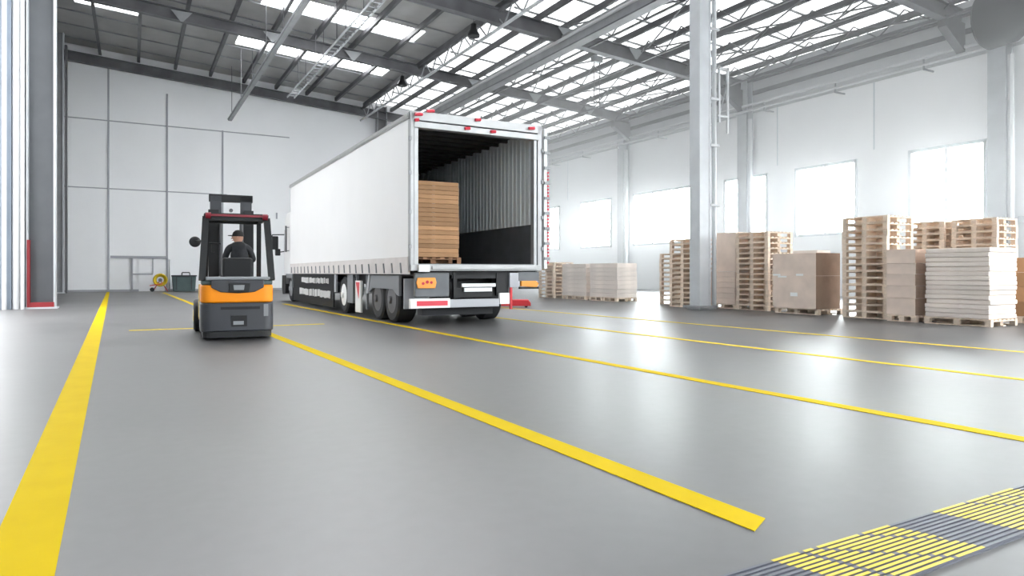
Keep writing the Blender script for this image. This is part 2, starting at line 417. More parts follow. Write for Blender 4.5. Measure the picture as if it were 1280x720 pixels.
rafter(45.5, X0 + .3, 28.2, .62, .5, label='deep dark steel rafter along the end wall')
# web stiffeners and gusset plates on the two rafters in view
for y in (25.6, 34.9):
    for x in (2, 6, 10, 17, 21, 25):
        g = MB().prism([(x - .05, roof_z(x) - .9), (x - .45, roof_z(x) - .42), (x + .45, roof_z(x) - .42), (x + .05, roof_z(x) - .9)], 'y', y - .19, y - .17)
        struct(g.build('beam_plate', M['steel_mid']), 'gusset plate on a rafter')
# purlins down the hall
px = -3.6; k = 0
while px < 28.6:
    light = px > MIDX
    mm = 'steel_dark'
    p = MB(); z = roof_z(px)
    p.bar((px, Y0, z), (px, Y1, z), .07, .24).bar((px + .06, Y0, z - .11), (px + .06, Y1, z - .11), .12, .03)
    struct(p.build('roof_purlin', M[mm]), 'steel purlin running down the hall')
    px += 1.95 if not light else 1.5; k += 1
# sheeting rails across, above the purlins
y = Y0 + 1
while y < Y1:
    for (xa, xb) in ((X0 + .3, MIDX - .1), (MIDX + .1, X1 - .2)):
        wdt = .05 if xa < 0 else .09
        b_ = MB().bar((xa, y, roof_z(xa) + .16), (xb, y, roof_z(xb) + .16), wdt, .06)
        struct(b_.build('ceiling_rail', M['steel_mid']), 'thin rail carrying the roof sheets')
    y += 2.3
# zigzag bracing rods in the right aisle
for xa in (18.3, 21.3, 24.3, 27.0):
    mb = MB(); z = roof_z(xa); y = 4.0; s = 0; zl = z - .95
    mb.bar((xa, 3.4, zl), (xa, 45, zl), .08, .08)
    while y < 44.5:
        mb.bar((xa, y, z - (.12 if s else .92)), (xa, y + 1.1, z - (.92 if s else .12)), .045, .045); y += 1.1; s ^= 1
    struct(mb.build('roof_truss_beam', M['steel_dark']), 'lattice joist hanging under the bright roof')
# flat cross bracing between the frames
for (ya, yb) in ((3.4, 14.4), (14.8, 25.4), (25.8, 36.4)):
    for xa, xb in ((17, 21.5), (21.5, 26), (24, 28.3)):
        for q in (0, 1):
            p0, p1 = ((xa, ya), (xb, yb)) if q else ((xb, ya), (xa, yb))
            b_ = MB().tube((p0[0], p0[1], roof_z(p0[0]) - .34 - .06 * q), (p1[0], p1[1], roof_z(p1[0]) - .34 - .06 * q), .035, 6)
            struct(b_.build('roof_brace_beam', M['steel_dark']), 'thin diagonal brace rod under the roof')
# long heavy beam with a pale top edge, and the lattice girder beside it
hb = empty('roof_beam', (16.9, 0, 0)); struct(hb, 'long steel beam with a pale edge running down the hall')
MB().box(-.06, .06, Y0, Y1 - .2, 11.05, 11.75).build('web', M['steel_mid'], hb)
MB().box(-.24, .24, Y0, Y1 - .2, 11.0, 11.06).build('bottom_flange', M['steel_dark'], hb)
MB().tube((-.3, Y0, 11.42), (-.3, Y1 - .3, 11.42), .07, 8).build('rail', M['white_pipe'], hb)
gd = empty('roof_beam', (13.7, 0, 0)); struct(gd, 'lattice girder at the edge of the bright roof')
MB().tube((0, Y0, 11.55), (0, Y1 - .2, 11.55), .07, 8).build('bottom_chord', M['steel_light'], gd)
MB().tube((0, Y0, 12.3), (0, Y1 - .2, 12.3), .09, 8).build('top_chord', M['steel_dark'], gd)
mb = MB(); y = 2; s = 0
while y < 45:
    mb.bar((0, y, 11.55 if s else 12.3), (0, y + .8, 12.3 if s else 11.55), .05); y += .8; s ^= 1
mb.build('lattice', M['steel_mid'], gd)

# cable tray under the left roof, ending at the end wall
ct = empty('cable_tray', (5.25, 20, 10.45)); tag(ct, 'thin suspended cable tray sloping in view towards the end wall', 'cable tray')
MB().box(-.10, .10, -14, 24.9, -.03, 0).box(-.10, -.08, -14, 24.9, 0, .09).box(.08, .10, -14, 24.9, 0, .09).build('tray', M['steel_mid'], ct)
MB().path([(-.1, -14, .12), (-.1, 25.2, .12)], .025, 6).build('cable', M['steel_light'], ct)
for y in range(-12, 25, 4):
    MB().tube((0, y, 0), (0, y, roof_z(5.25) - 10.45 + .22), .018, 6).build('hanger', M['steel_dark'], ct)
ct2 = empty('cable_tray', (8.1, 24, 11.3)); tag(ct2, 'suspended ladder tray high under the roof, between the two skylight strips', 'cable tray')
MB().box(-.22, -.18, -12, 17, 0, .1).box(.18, .22, -12, 17, 0, .1).build('side_rail', M['steel_light'], ct2)
for k in range(58): MB().box(-.2, .2, -12 + k * .5, -11.95 + k * .5, .02, .06).build('rung', M['steel_mid'], ct2)
for y in range(-10, 17, 4):
    MB().tube((-.2, y, 0), (-.2, y, roof_z(8.1) - 11.3), .02, 6).tube((.2, y, 0), (.2, y, roof_z(8.3) - 11.3), .02, 6).build('hanger', M['steel_dark'], ct2)

# high bay lamps, switched off
for (x, y, lab) in ((13.2, 36.2, 'dark square high bay lamp hanging above the front half of the truck'), (13.2, 27.1, 'dark square high bay lamp hanging nearer, under the lattice girder')):
    l = empty('high_bay_lamp', (x, y, 11.55)); tag(l, lab, 'lamp', 'high bay lamps')
    MB().lathe([(0, .27), (.08, .28), (.3, .16), (.42, .13), (.55, .12)], (0, 0, 0), 'z', 20).build('lamp_shade', M['black'], l, smooth=True)
    MB().tube((0, 0, .55), (0, 0, roof_z(x) - 11.55 + .23), .015, 6).build('hanger', M['steel_dark'], l)
# chains of a hoist
hc = empty('chain_hoist', (19.9, 27.3, 9.3)); tag(hc, 'slender chain hoist hanging under the bright roof right of the truck', 'hoist')
for dx in (0, .32):
    mb = MB()
    for k in range(20): mb.tube((dx, 0, .0 + k * .11), (dx + (.012 if k % 2 else -.012), 0, .12 + k * .11), .028 if k % 2 else .02, 6)
    mb.build('chain', M['steel_dark'], hc)
MB().box(-.12, .44, -.14, .14, 2.2, 2.5).build('hoist_body', M['steel_mid'], hc, bevel=.03)
MB().tube((.16, 0, 2.45), (.16, 0, roof_z(19.9) - 9.3 + .22), .03, 6).build('hanger', M['steel_dark'], hc)

# pipes along the window wall
for z, x, r, m, lab in ((9.86, 28.42, .07, 'white_pipe', 'upper of the two white pipes along the window wall'), (9.58, 28.42, .06, 'white_pipe', 'lower of the two white pipes along the window wall')):
    p = empty('pipe', (x - .25, 0, z)); tag(p, lab, 'pipe', 'pipes along the window wall')
    MB().tube((0, Y0 + .5, 0), (0, 45.5, 0), r, 10).build('pipe_run', M[m], p, smooth=True)
    if z > 9.7:
        for y in range(4, 45, 4): MB().box(-.03, .68, y - .03, y + .03, -.5, -.44).box(-.03, .02, y - .03, y + .03, -.5, .05).build('bracket', M['steel_mid'], p)
p = MB().box(X1 - .12, X1, Y0, Y1, 10.55, 10.75).build('trim_60', M['steel_dark']); struct(p, 'dark rail at the top of the window wall')
p = MB().box(X1 - .3, X1, Y0, Y1, 11.25, 11.5).build('trim_61', M['steel_dark']); struct(p, 'dark eaves beam of the window wall')

# downpipe with clamps beside the free column
dp = empty('downpipe', (15.40, 15.0, 0)); tag(dp, 'white downpipe running up beside the free standing column', 'pipe')
MB().tube((0, 0, 0), (0, 0, 12.2), .07, 12).build('pipe_run', M['white_pipe'], dp, smooth=True)
for z in (4.9, 6.3, 3.1, 8.4): MB().box(-.26, .08, -.14, -.06, z, z + .07).build('clamp', M['white_pipe'], dp)
lf = empty('bracket_frame', (15.62, 14.9, 5.35)); tag(lf, 'narrow pale bracket frame beside the downpipe, high up', 'bracket')
MB().bar((-.12, 0, .3), (-.12, 0, 2.0), .06).bar((.24, 0, 0), (.24, 0, 2.0), .06).bar((-.19, 0, 1.95), (.27, 0, 1.95), .06).bar((-.19, 0, .5), (.24, 0, .5), .05).build('frame', M['white_pipe'], lf)
MB().bar((-.1, 0, .55), (.22, 0, 1.5), .03).build('brace', M['steel_mid'], lf)

# extractor fan high on the right
ef = empty('extractor_fan', (26.6, 12.4, 9.7)); tag(ef, 'big dark drum shaped extractor fan under the roof, top right corner', 'fan')
MB().lathe([(-.95, .55), (-.8, .62), (-.3, .95), (.5, 1.0), (.6, .9)], (0, 0, .35), 'y', 28).build('housing', M['rubber'], ef, smooth=True)
MB().lathe([(-.05, .42), (0, .46), (.1, .42)], (0, -.98, .35), 'y', 24).build('inlet_ring', M['steel_dark'], ef, smooth=True)
mb = MB()
for k in range(6):
    t = k * PI / 3; mb.bar((0, -1.0, .35), (.4 * math.cos(t), -1.04, .35 + .4 * math.sin(t)), .14, .02)
mb.build('blades', M['steel_light'], ef)
for dx in (-.7, .7): MB().bar((dx, .2, .9), (dx, .2, roof_z(26.6) - 9.75), .08).build('hanger', M['steel_dark'], ef)
MB().tube((-1.5, -.6, 1.0), (-1.5, -.6, 2.0), .09, 8).tube((-1.9, -.6, .9), (-1.9, -.6, 2.0), .06, 8).build('conduit', M['steel_dark'], ef)

# ---------------------------------------------------------------- floor markings
def strip(name, pts_l, pts_r, m, label, cat='floor marking', group='yellow floor lines'):
    mb = MB(); n = len(pts_l); t = .004
    vs = [(x, y, z) for z in (.0005, t) for x, y in pts_l + pts_r[::-1]]
    k = 2 * n; fs = [tuple(range(k))[::-1], tuple(range(k, 2 * k))] + [(i, (i + 1) % k, k + (i + 1) % k, k + i) for i in range(k)]
    mb.add(vs, fs); o = mb.build(name, m); tag(o, label, cat, group); return o
strip('floor_line', [(-.63, 1.5), (-.495, 3.53), (-1.27, 45.6)], [(-.20, 1.5), (-.245, 2.96), (-1.12, 45.6)], M['yellow'], 'broad yellow floor line along the left side of the hall')
strip('floor_line', [(2.31, 2.02), (1.45, 42.0)], [(2.47, 2.10), (1.59, 42.0)], M['yellow'], 'yellow floor line passing the forklift, ending near the camera')
strip('floor_line', [(5.10, 1.0), (4.86, 9.5), (4.62, 25.0)], [(5.25, 1.0), (4.99, 9.5), (4.75, 25.0)], M['yellow'], 'yellow floor line running along the side of the truck')
strip('floor_line', [(7.98, 1.5), (7.62, 21.5)], [(8.10, 1.5), (7.74, 21.5)], M['yellow_old'], 'faded yellow floor line, second in front of the pallets')
strip('floor_line', [(10.82, 2.5), (10.05, 21.0)], [(10.93, 2.5), (10.16, 21.0)], M['yellow_old'], 'faded yellow floor line nearest the pallet stacks')
strip('floor_line', [(-.05, 14.93), (3.6, 14.80)], [(-.05, 14.77), (3.6, 14.64)], M['yellow_old'], 'short pale yellow cross line behind the forklift')

# ribbed hazard grate in the floor
gt = empty('floor_grate', (2.0, 1.6, 0)); tag(gt, 'dark ribbed floor grate with yellow hazard bands in the near right corner', 'grate')
GW0, GW1 = 1.43, 1.775
mb = MB().box(-.6, 3.4, GW0 - 1.6, GW1 - 1.6, .0005, .006); mb.build('base', M['grate'], gt)
NR = 13
def band(x, y):
    """True where a rib is yellow: slanting dark bands split the yellow fields"""
    u = x - (GW1 - y) * .35
    if u < .1: return False
    if .13 < (u - .12) < .16: return False
    for lo, hi in ((.83, 1.17), (1.86, 2.1), (2.75, 3.1)):
        if lo < u < hi: return False
    for c in (.33, .62, 1.42, 1.64, 2.4):
        if abs(u - (c + (GW1 - y) * .9)) < .014: return False
    return True
for k in range(NR):
    y = GW0 + .014 + (GW1 - GW0 - .028) * k / (NR - 1)
    rib = MB().box(-.6, 3.4, y - 1.6 - .0065, y - 1.6 + .0065, .006, .013).build('rib', M['grate'], gt)
    x = -.6; cur = None; start = x
    while x <= 3.4:
        bnd = band(x, y)
        if cur is None: cur = bnd
        if bnd != cur or x + .01 > 3.4:
            if cur: MB().box(start, x, y - 1.6 - .0068, y - 1.6 + .0068, .012, .0138).build('painted_stretch', M['grate_yellow'], rib)['label'] = 'yellow painted stretch of the rib'
            start = x; cur = bnd
        x += .01

# ---------------------------------------------------------------- the truck
TW, TL, TT, TF, TB = 3.10, 13.05, 4.39, 1.29, 1.07
tr = empty('truck', (4.95, 13.12, 0), -math.radians(.9)); tag(tr, 'white box truck parked with its rear doors open', 'truck')
e = .05
# left curtain side with soft vertical ripples
def curtain():
    mb = MB(); n = 90; vs = []; z0, z1 = 1.43, TT - .12
    for i in range(n + 1):
        y = .1 + (TL - .15) * i / n; d = .0022 * math.sin(i * .9) + .0012 * math.sin(i * 2.3)
        vs += [(d, y, z0), (d, y, z1), (.04, y, z0), (.04, y, z1)]
    fs = []
    for i in range(n):
        a = 4 * i; b = a + 4
        fs += [(a, a + 1, b + 1, b), (a + 2, b + 2, b + 3, a + 3), (a + 1, a + 3, b + 3, b + 1), (a, b, b + 2, a + 2)]
    fs += [(0, 2, 3, 1), (4 * n, 4 * n + 1, 4 * n + 3, 4 * n + 2)]
    return mb.add(vs, fs)
curtain().build('side_curtain', M['curtain'], tr, smooth=True)
hem = MB().box(-.015, .035, .1, TL - .05, TB, 1.43).build('curtain_hem', M['skirt'], tr)
hem['label'] = 'beige lower hem of the side curtain'
for k in range(22):
    y = .45 + k * .58
    MB().prism([(y, TB + .02), (y + .06, TB + .02), (y + .11, TB + .24), (y + .06, TB + .24)], 'x', -.035, -.016).build('strap', M['grey_plastic'], hem)
MB().box(-.03, .07, .05, TL, TT - .13, TT - .02).box(-.045, -.03, .05, TL, TT - .10, TT - .075).build('top_rail', M['alu'], tr)
MB().box(0.0, TW, .05, TL, TT - .03, TT).build('box_roof', M['white'], tr)
MB().box(TW - .05, TW, .1, TL, TF - .2, TT - .03).build('right_side_wall', M['white'], tr)
MB().box(.04, TW - .05, TL - .1, TL, TF - .2, TT - .03).build('front_wall', M['white'], tr)
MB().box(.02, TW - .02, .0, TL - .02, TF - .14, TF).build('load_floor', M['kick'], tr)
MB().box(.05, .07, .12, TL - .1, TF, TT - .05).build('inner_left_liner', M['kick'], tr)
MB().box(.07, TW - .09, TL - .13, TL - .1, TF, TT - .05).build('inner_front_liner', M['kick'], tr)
ln = MB()
for k in range(64):
    y = .2 + k * .2; ln.prism([(TW - .05, y), (TW - .075, y + .02), (TW - .075, y + .13), (TW - .05, y + .15)], 'z', 2.2, TT - .06)
ln.box(TW - .056, TW - .05, .12, TL - .1, 2.2, TT - .06); ln.build('ribbed_liner', M['liner'], tr)
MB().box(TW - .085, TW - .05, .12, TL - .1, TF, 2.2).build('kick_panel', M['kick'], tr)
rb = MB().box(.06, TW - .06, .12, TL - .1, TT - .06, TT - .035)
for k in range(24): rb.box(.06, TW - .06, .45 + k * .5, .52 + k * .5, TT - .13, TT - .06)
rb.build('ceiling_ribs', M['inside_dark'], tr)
# rear frame
fr = empty('rear_frame', (0, 0, 0)); fr.parent = tr
MB().box(0, .07, -.04, .12, TF - .12, TT).box(.085, .17, -.02, .12, TF - .05, TT - .25).build('left_post', M['alu'], fr)
MB().box(TW - .19, TW - .12, -.02, .12, TF - .05, TT - .28).box(TW - .10, TW, -.04, .12, TF - .12, TT).build('right_post', M['alu'], fr)
MB().box(0, TW, -.04, .12, TT - .165, TT + .02).box(.02, TW, .0, .12, TT - .19, TT - .16, 1).box(.07, TW - .07, -.06, .12, TT - .32, TT - .19).build('header', [M['alu'], M['black']], fr, bevel=.01)
MB().box(.0, TW, -.05, .12, TF - .15, TF - .015).box(.45, TW - .15, -.09, -.04, TF - .12, TF - .05).build('sill', M['alu'], fr, bevel=.01)
MB().box(.15, .38, -.13, -.05, TF - .17, TF - .03).build('sill_step', M['white'], fr)
for k, (x, z, wd) in enumerate(((.16, TT - .06, .16), (.42, TT + .035, .16), (1.50, TT - .03, .12), (1.25, TT - .24, .12), (1.86, TT - .25, .12), (2.82, TT - .08, .14), (.12, TT - .18, .08))):
    MB().tube((x - wd / 2, -.075, z), (x + wd / 2, -.075, z + .015), .034, 10).build('marker_lamp', M['red_soft'], fr)
for z in (1.6, 2.3, 3.1, 3.8):
    for x in (-.02, TW + .0): MB().box(x - .02, x + .03, -.07, -.02, z, z + .08).build('hinge', M['steel_mid'], fr)
# door folded back along the right side
dr = MB().box(TW + .05, TW + .13, -.06, 1.42, TF - .1, TT - .04).build('rear_door', M['white'], tr, bevel=.01)
tp = MB()
for k in range(28): tp.box(TW + .135, TW + .17, -.075, -.03, TF + .02 + k * .075, TF + .06 + k * .075)
o = tp.build('reflective_tape', M['red_soft'], dr, 0); o['kind'] = 'stuff'
lk = MB().tube((TW + .15, -.03, TF), (TW + .15, -.03, TT - .1), .02, 8)
for k in range(9): lk.box(TW + .05, TW + .19, -.09, -.03, TF + .1 + k * .34, TF + .16 + k * .34)
lk.build('locking_bar', M['steel_mid'], dr)
# chassis
ch = MB().box(.75, .92, .2, TL + 1.2, .78, 1.1).box(TW - .92, TW - .75, .2, TL + 1.2, .78, 1.1)
for k in range(7): ch.box(.9, TW - .9, .8 + k * 2, .95 + k * 2, .82, 1.05)
ch.build('chassis', M['steel_dark'], tr)
MB().box(.1, TW - .1, .06, TL - .1, 1.05, TF - .14).build('floor_bearers', M['black'], tr)
def wheel(x, y, r, wd, hubm, name='wheel', side=-1):
    w_ = MB().lathe([(-wd / 2, r * .62), (-wd / 2, r * .9), (-wd / 2 + .04, r), (wd / 2 - .04, r), (wd / 2, r * .9), (wd / 2, r * .62)], (x, y, r), 'x', 36).build(name, M['rubber'], tr, smooth=True)
    hx = x + side * (wd / 2)
    MB().lathe([(-.02, r * .25), (0, r * .6), (.05, r * .6)] if side < 0 else [(-.05, r * .6), (0, r * .6), (.02, r * .25)], (hx, y, r), 'x', 28).lathe([(-.07, .08), (0, .1)] if side < 0 else [(0, .1), (.07, .08)], (hx, y, r), 'x', 14).build('hub', hubm, w_, smooth=True)
    return w_
for y in (1.42, 2.46): wheel(.30, y, .50, .44, M['steel_dark']); wheel(TW - .68, y, .47, .40, M['steel_dark'], side=1)
wheel(.22, 5.45, .50, .34, M['white']); wheel(TW - .22, 5.45, .50, .34, M['white'], side=1)
wheel(.35, 13.9, .50, .34, M['steel_mid']); wheel(TW - .35, 13.9, .50, .34, M['steel_mid'], side=1)
MB().prism([(.78, 1.04), (.78, .60), (.92, .62), (1.2, .74), (2.7, .74), (3.05, .62), (3.15, .60), (2.9, 1.04)], 'x', .03, .09).build('mudguard', M['grey_plastic'], tr)
MB().prism([(2.88, 1.05), (3.0, 1.05), (3.18, .60), (3.02, .60)], 'x', .01, .10).build('mudguard_edge', M['grey_light'], tr)
MB().box(.02, .55, .42, .46, .34, .98).build('mud_flap', M['grey_light'], tr)
pn = MB().box(.0, .05, 3.62, 4.12, .10, .90).build('side_marker_board', M['white'], tr)
MB().prism([(3.80, .45), (4.06, .86), (3.72, .86)], 'x', -.006, .0).build('red_stripe', M['red_soft'], pn)
MB().box(.06, .12, 4.2, 4.28, .1, 1.05).box(.06, .12, 3.3, 3.36, .2, 1.05).build('landing_leg', M['grey_plastic'], tr)
MB().box(.04, .10, 4.5, 5.05, .30, 1.05).build('side_locker', M['grey_plastic'], tr)
MB().box(.0, .05, 6.15, 6.35, .55, 1.05).build('guard_upright', M['grey_light'], tr)
sk = MB().box(.0, .05, 6.45, TL - .6, .10, 1.05).build('side_skirt', M['black'], tr, bevel=.01)
# two rows of white lettering on the skirt, unreadable in the photograph: loose rounded strokes
rs = random.Random(3)
for zc, y0, y1, hh in ((.86, 7.0, 10.9, .17), (.47, 6.75, 11.1, .22)):
    y = y0; tx = MB()
    while y < y1:
        wd = rs.uniform(.13, .24); z0 = zc - hh / 2 * rs.uniform(.8, 1.1); z1 = zc + hh / 2 * rs.uniform(.75, 1.1)
        st = rs.choice(('o', 'u', 'n', 'l'))
        if st in 'ou': tx.bar((-.012, y, z0 + .03), (-.012, y + wd, z0 + .03), .02, .07)
        if st in 'on': tx.bar((-.012, y, z1 - .03), (-.012, y + wd, z1 - .03), .02, .07)
        tx.bar((-.012, y + .04, z0), (-.012, y + .04, z1), .08, .02, up=(1, 0, 0))
        if st != 'l': tx.bar((-.012, y + wd - .03, z0), (-.012, y + wd - .03, z1), .07, .02, up=(1, 0, 0))
        y += wd + .05
    tx.build('lettering', M['white'], sk)
# rear bumper assembly
bp = empty('rear_bumper', (0, -.02, 0)); bp.parent = tr
MB().box(.10, .86, .0, .10, .60, 1.10).build('lamp_board', M['kick'], bp, bevel=.02)
lp = MB().prism([(.15, .78), (.53, .78), (.56, .90), (.53, 1.0), (.15, 1.0), (.12, .9)], 'y', -.04, .0).build('rear_lamp', M['orange_lamp'], bp, bevel=.008)
MB().tube((.26, -.048, .88), (.26, -.04, .88), .03, 12).tube((.35, -.048, .91), (.35, -.04, .91), .035, 12).tube((.44, -.048, .90), (.44, -.04, .90), .03, 12).build('lamp_bulb', M['red'], lp)
MB().box(-.02, .86, -.05, .04, .37, .57).build('bumper_bar', M['white'], bp, bevel=.01)
o = MB().box(.12, .80, -.056, -.05, .42, .52).build('reflector', M['red_soft'], bp)
MB().box(.86, 2.02, -.03, .06, .37, .54).build('underrun_bar', M['grey_light'], bp, bevel=.01)
MB().box(.95, 2.35, .08, .15, .98, 1.14).box(.98, 1.9, .05, .12, .58, .78).box(.98, 1.06, .06, .14, .5, 1.1).box(2.0, 2.3, .06, .14, .6, 1.1).build('cross_frame', M['black'], bp)
MB().box(1.15, 1.95, .0, .05, .80, .87).box(1.2, 1.85, -.02, .04, .70, .78).build('plate_holder', M['galv'], bp)
MB().box(2.04, 2.28, -.02, .04, .42, .66).build('number_plate', M['white'], bp)
MB().box(2.30, 2.52, .0, .06, .78, 1.10).build('bumper_bracket', M['grey_light'], bp)
MB().box(2.31, 2.36, .0, .05, .30, .78).build('bracket_stay', M['red'], bp)
MB().box(2.54, 3.05, .02, .10, .92, 1.12).build('lamp_board_upper', M['kick'], bp)
MB().prism([(2.58, .80), (2.98, .78), (3.03, .86), (2.96, .92), (2.58, .92)], 'y', -.02, .06).build('rear_lamp', M['orange_lamp'], bp, bevel=.006)
MB().box(2.56, 3.04, .0, .08, .74, .79).build('lamp_shelf', M['black'], bp)
MB().box(.35, 2.0, .25, .55, .20, .42).build('spare_tray', M['rubber'], bp)
MB().box(.9, 2.1, .5, .6, .3, 1.0).build('rear_crossmember', M['black'], bp)
# cab
cb = empty('cab', (0, 0, 0)); cb.parent = tr
MB().prism([(TL + .25, .95), (TL + 2.0, .95), (TL + 2.08, 1.6), (TL + 1.85, 3.2), (TL + 1.5, 3.45), (TL + .25, 3.45)], 'x', .12, TW - .12).build('cab_shell', M['white'], cb, bevel=.05)
MB().prism([(TL + 1.35, 1.95), (TL + 1.95, 1.95), (TL + 1.82, 2.8), (TL + 1.35, 2.8)], 'x', .105, .118).build('cab_window', M['grey_light'], cb)
MB().prism([(TL + 1.45, 1.0), (TL + 2.2, 1.0), (TL + 2.25, .5), (TL + 2.05, .25), (TL + 1.45, .30)], 'x', .08, TW - .08).build('front_bumper', M['black'], cb)
MB().prism([(TL + .15, 1.06), (TL + 1.5, 1.06), (TL + 1.5, .55), (TL + 1.35, .9), (TL + .3, .9), (TL + .15, .55)], 'x', .10, .5).build('cab_mudguard', M['grey_plastic'], cb)
mr = MB().box(-.36, -.12, TL + 1.85, TL + 1.98, 2.02, 2.55).box(-.24, -.04, TL + 1.85, TL + 1.95, 1.78, 2.05).build('mirror', M['black'], cb, bevel=.03)
MB().path([(.12, TL + 1.9, 2.62), (-.35, TL + 1.92, 2.6), (-.35, TL + 1.92, 2.5)], .02).path([(.12, TL + 1.9, 1.95), (-.2, TL + 1.92, 1.9)], .02).build('mirror_arm', M['black'], mr)
MB().tube((-.0, TL + .9, 1.9), (-.0, TL + .9, 2.9), .035, 8).build('grab_rail', M['steel_dark'], cb)
MB().bar((0, TL + .9, 1.95), (.13, TL + .9, 1.95), .03).bar((0, TL + .9, 2.85), (.13, TL + .9, 2.85), .03).build('rail_bracket', M['steel_dark'], cb)

# ---------------------------------------------------------------- forklift
FX, FY, FW = 1.515, 11.92, 1.13
fk = empty('forklift', (FX, FY, 0), -math.radians(4)); tag(fk, 'orange and black forklift seen from behind with its driver', 'forklift')
h = FW / 2
# counterweight: rounded plan
def plan(wd, d, r, n=6):
    pts = []
    for cx, cy, a0 in ((-wd + r, r, PI), (wd - r, r, 1.5 * PI)):
        for i in range(n + 1): a = a0 + (PI / 2) * i / n; pts.append((cx + r * math.cos(a), cy + r * math.sin(a)))
    return pts + [(wd, d), (-wd, d)]
MB().prism(plan(h, 1.15, .16), 'z', .14, .61).build('counterweight', M['charcoal'], fk, bevel=.02, smooth=True)
MB().prism(plan(h - .03, 1.15, .15), 'z', .045, .14).build('lower_skirt', M['black'], fk)
body = MB().prism(plan(h - .005, 1.25, .17), 'z', .612, .90)
body.build('body_panel', M['orange'], fk, bevel=.025, smooth=True)
for s in (-1, 1):
    MB().box(s * (h - .16) - .14, s * (h - .16) + .14, .07, 1.1, .90, .975).build('rear_shoulder', M['green_box'], fk, bevel=.02)
hood = MB().prism([(-.40, .985), (.40, .985), (.40, .86), (.26, .785), (.0, .765), (-.26, .785), (-.40, .86)], 'y', -.022, .9).build('hood', M['charcoal'], fk, bevel=.012)
MB().prism([(-.14, .93), (.19, .93), (.17, .78), (-.13, .78)], 'y', -.05, -.022).build('tow_latch', M['black'], fk, bevel=.01)
MB().prism([(-.07, .90), (.10, .90), (.09, .82), (-.06, .82)], 'y', -.058, -.05).build('latch_plate', M['grey_plastic'], fk)
MB().box(-.48, .50, -.005, .35, .985, 1.035).build('rear_rail', M['grey_plastic'], fk, bevel=.015)
MB().box(-.26, .34, -.006, .03, .50, .545).build('vent_slot', M['black'], fk)
MB().box(-.10, .14, -.012, .03, .22, .40).build('tow_pin_recess', M['black'], fk)
MB().box(-.07, .09, -.018, .0, .25, .31).build('tow_pin', M['grey_plastic'], fk)
MB().box(.40, .47, -.006, .03, .38, .58).build('marker_plate', M['grey_plastic'], fk)
# side body and floor plate
MB().box(-h + .02, h - .02, 1.2, 1.95, .28, .62).build('chassis', M['charcoal'], fk, bevel=.02)
sp = MB().prism([(1.12, .28), (1.95, .28), (1.9, .80), (1.2, .90)], 'x', -h - .01, -h + .05).build('side_cover', M['yellow_side'], fk, bevel=.01)
sp['label'] = 'yellow left side cover'
MB().prism([(1.12, .28), (1.95, .28), (1.9, .80), (1.2, .90)], 'x', h - .05, h + .01).build('side_cover', M['orange'], fk, bevel=.01)
def fwheel(x, y, r, wd):
    w_ = MB().lathe([(-wd / 2, r * .55), (-wd / 2, r * .9), (-wd / 2 + .03, r), (wd / 2 - .03, r), (wd / 2, r * .9), (wd / 2, r * .55)], (x, y, r), 'x', 30).build('wheel', M['rubber'], fk, smooth=True)
    MB().lathe([(-wd / 2 - .01, r * .3), (-wd / 2 + .01, r * .52), (wd / 2 - .01, r * .52), (wd / 2 + .01, r * .3)], (x, y, r), 'x', 20).build('hub', M['yellow_side'], w_)
for s in (-1, 1):
    fwheel(s * (h - .10), .62, .22, .16); fwheel(s * (h - .02), 2.12, .30, .22)
# overhead guard
for s in (-1, 1):
    MB().bar((s * (h - .03), .10, .98), (s * (h - .09), .30, 2.02), .10, .10).build('guard_post', M['black'], fk)
    MB().bar((s * (h - .10), 1.75, .60), (s * (h - .12), 1.45, 2.02), .08, .08).build('guard_post', M['black'], fk)
gr_ = MB()
for s in (-1, 1): gr_.bar((s * (h - .10), .26, 2.04), (s * (h - .10), 1.52, 2.06), .07, .08)
for k in range(8): gr_.bar((-h + .12, .34 + k * .16, 2.07), (h - .12, .34 + k * .16, 2.07), .035, .05)
gr_.bar((-h + .08, .27, 2.03), (h - .08, .27, 2.03), .08, .12); gr_.bar((-h + .08, 1.5, 2.05), (h - .08, 1.5, 2.05), .08, .10)
gr_.build('guard_roof', M['black'], fk)
MB().bar((-.40, .20, 2.05), (.44, .20, 2.05), .03, .035).build('rear_light_bar', M['dark_red'], fk)
for x, m in ((-.44, 'dark_red'), (.44, 'dark_red')): MB().tube((x - .04, .2, 2.04), (x + .04, .2, 2.04), .05, 12).build('rear_light', M[m], fk)
# mast
ms = empty('mast', (0, 2.15, 0)); ms.parent = fk
for s in (-1, 1):
    MB().box(s * .31 - .09, s * .31 + .09, -.08, .10, .12, 2.30).build('outer_channel', M['black'], ms)
    MB().box(s * .27 - .10, s * .27 + .10, -.02, .12, .2, 2.57).build('inner_channel', M['charcoal'], ms)
    MB().tube((s * .18, -.09, .3), (s * .18, -.09, 2.1), .035, 10).build('lift_cylinder', M['steel_dark'], ms)
MB().box(-.39, .39, -.02, .12, 2.46, 2.60).build('top_crosshead', M['black'], ms, bevel=.01)
MB().box(-.31, .31, -.06, .08, 2.08, 2.22).box(-.31, .31, -.06, .08, .5, .62).build('crossbar', M['black'], ms)
MB().tube((0, -.02, 2.30), (0, .06, 2.30), .035, 10).build('chain_pulley', M['steel_dark'], ms)
cr = MB().box(-.48, .48, .16, .22, .25, .35).box(-.48, .48, .16, .22, .6, .7)
for s in (-1, 1): cr.box(s * .38 - .02, s * .38 + .02, .15, .22, .25, .9)
cr.build('carriage', M['black'], ms)
for s in (-1, 1): MB().prism([(.22, .75), (.27, .75), (.27, .09), (1.35, .07), (1.35, .05), (.22, .05)], 'x', s * .28 - .06, s * .28 + .06).build('fork', M['steel_dark'], ms)
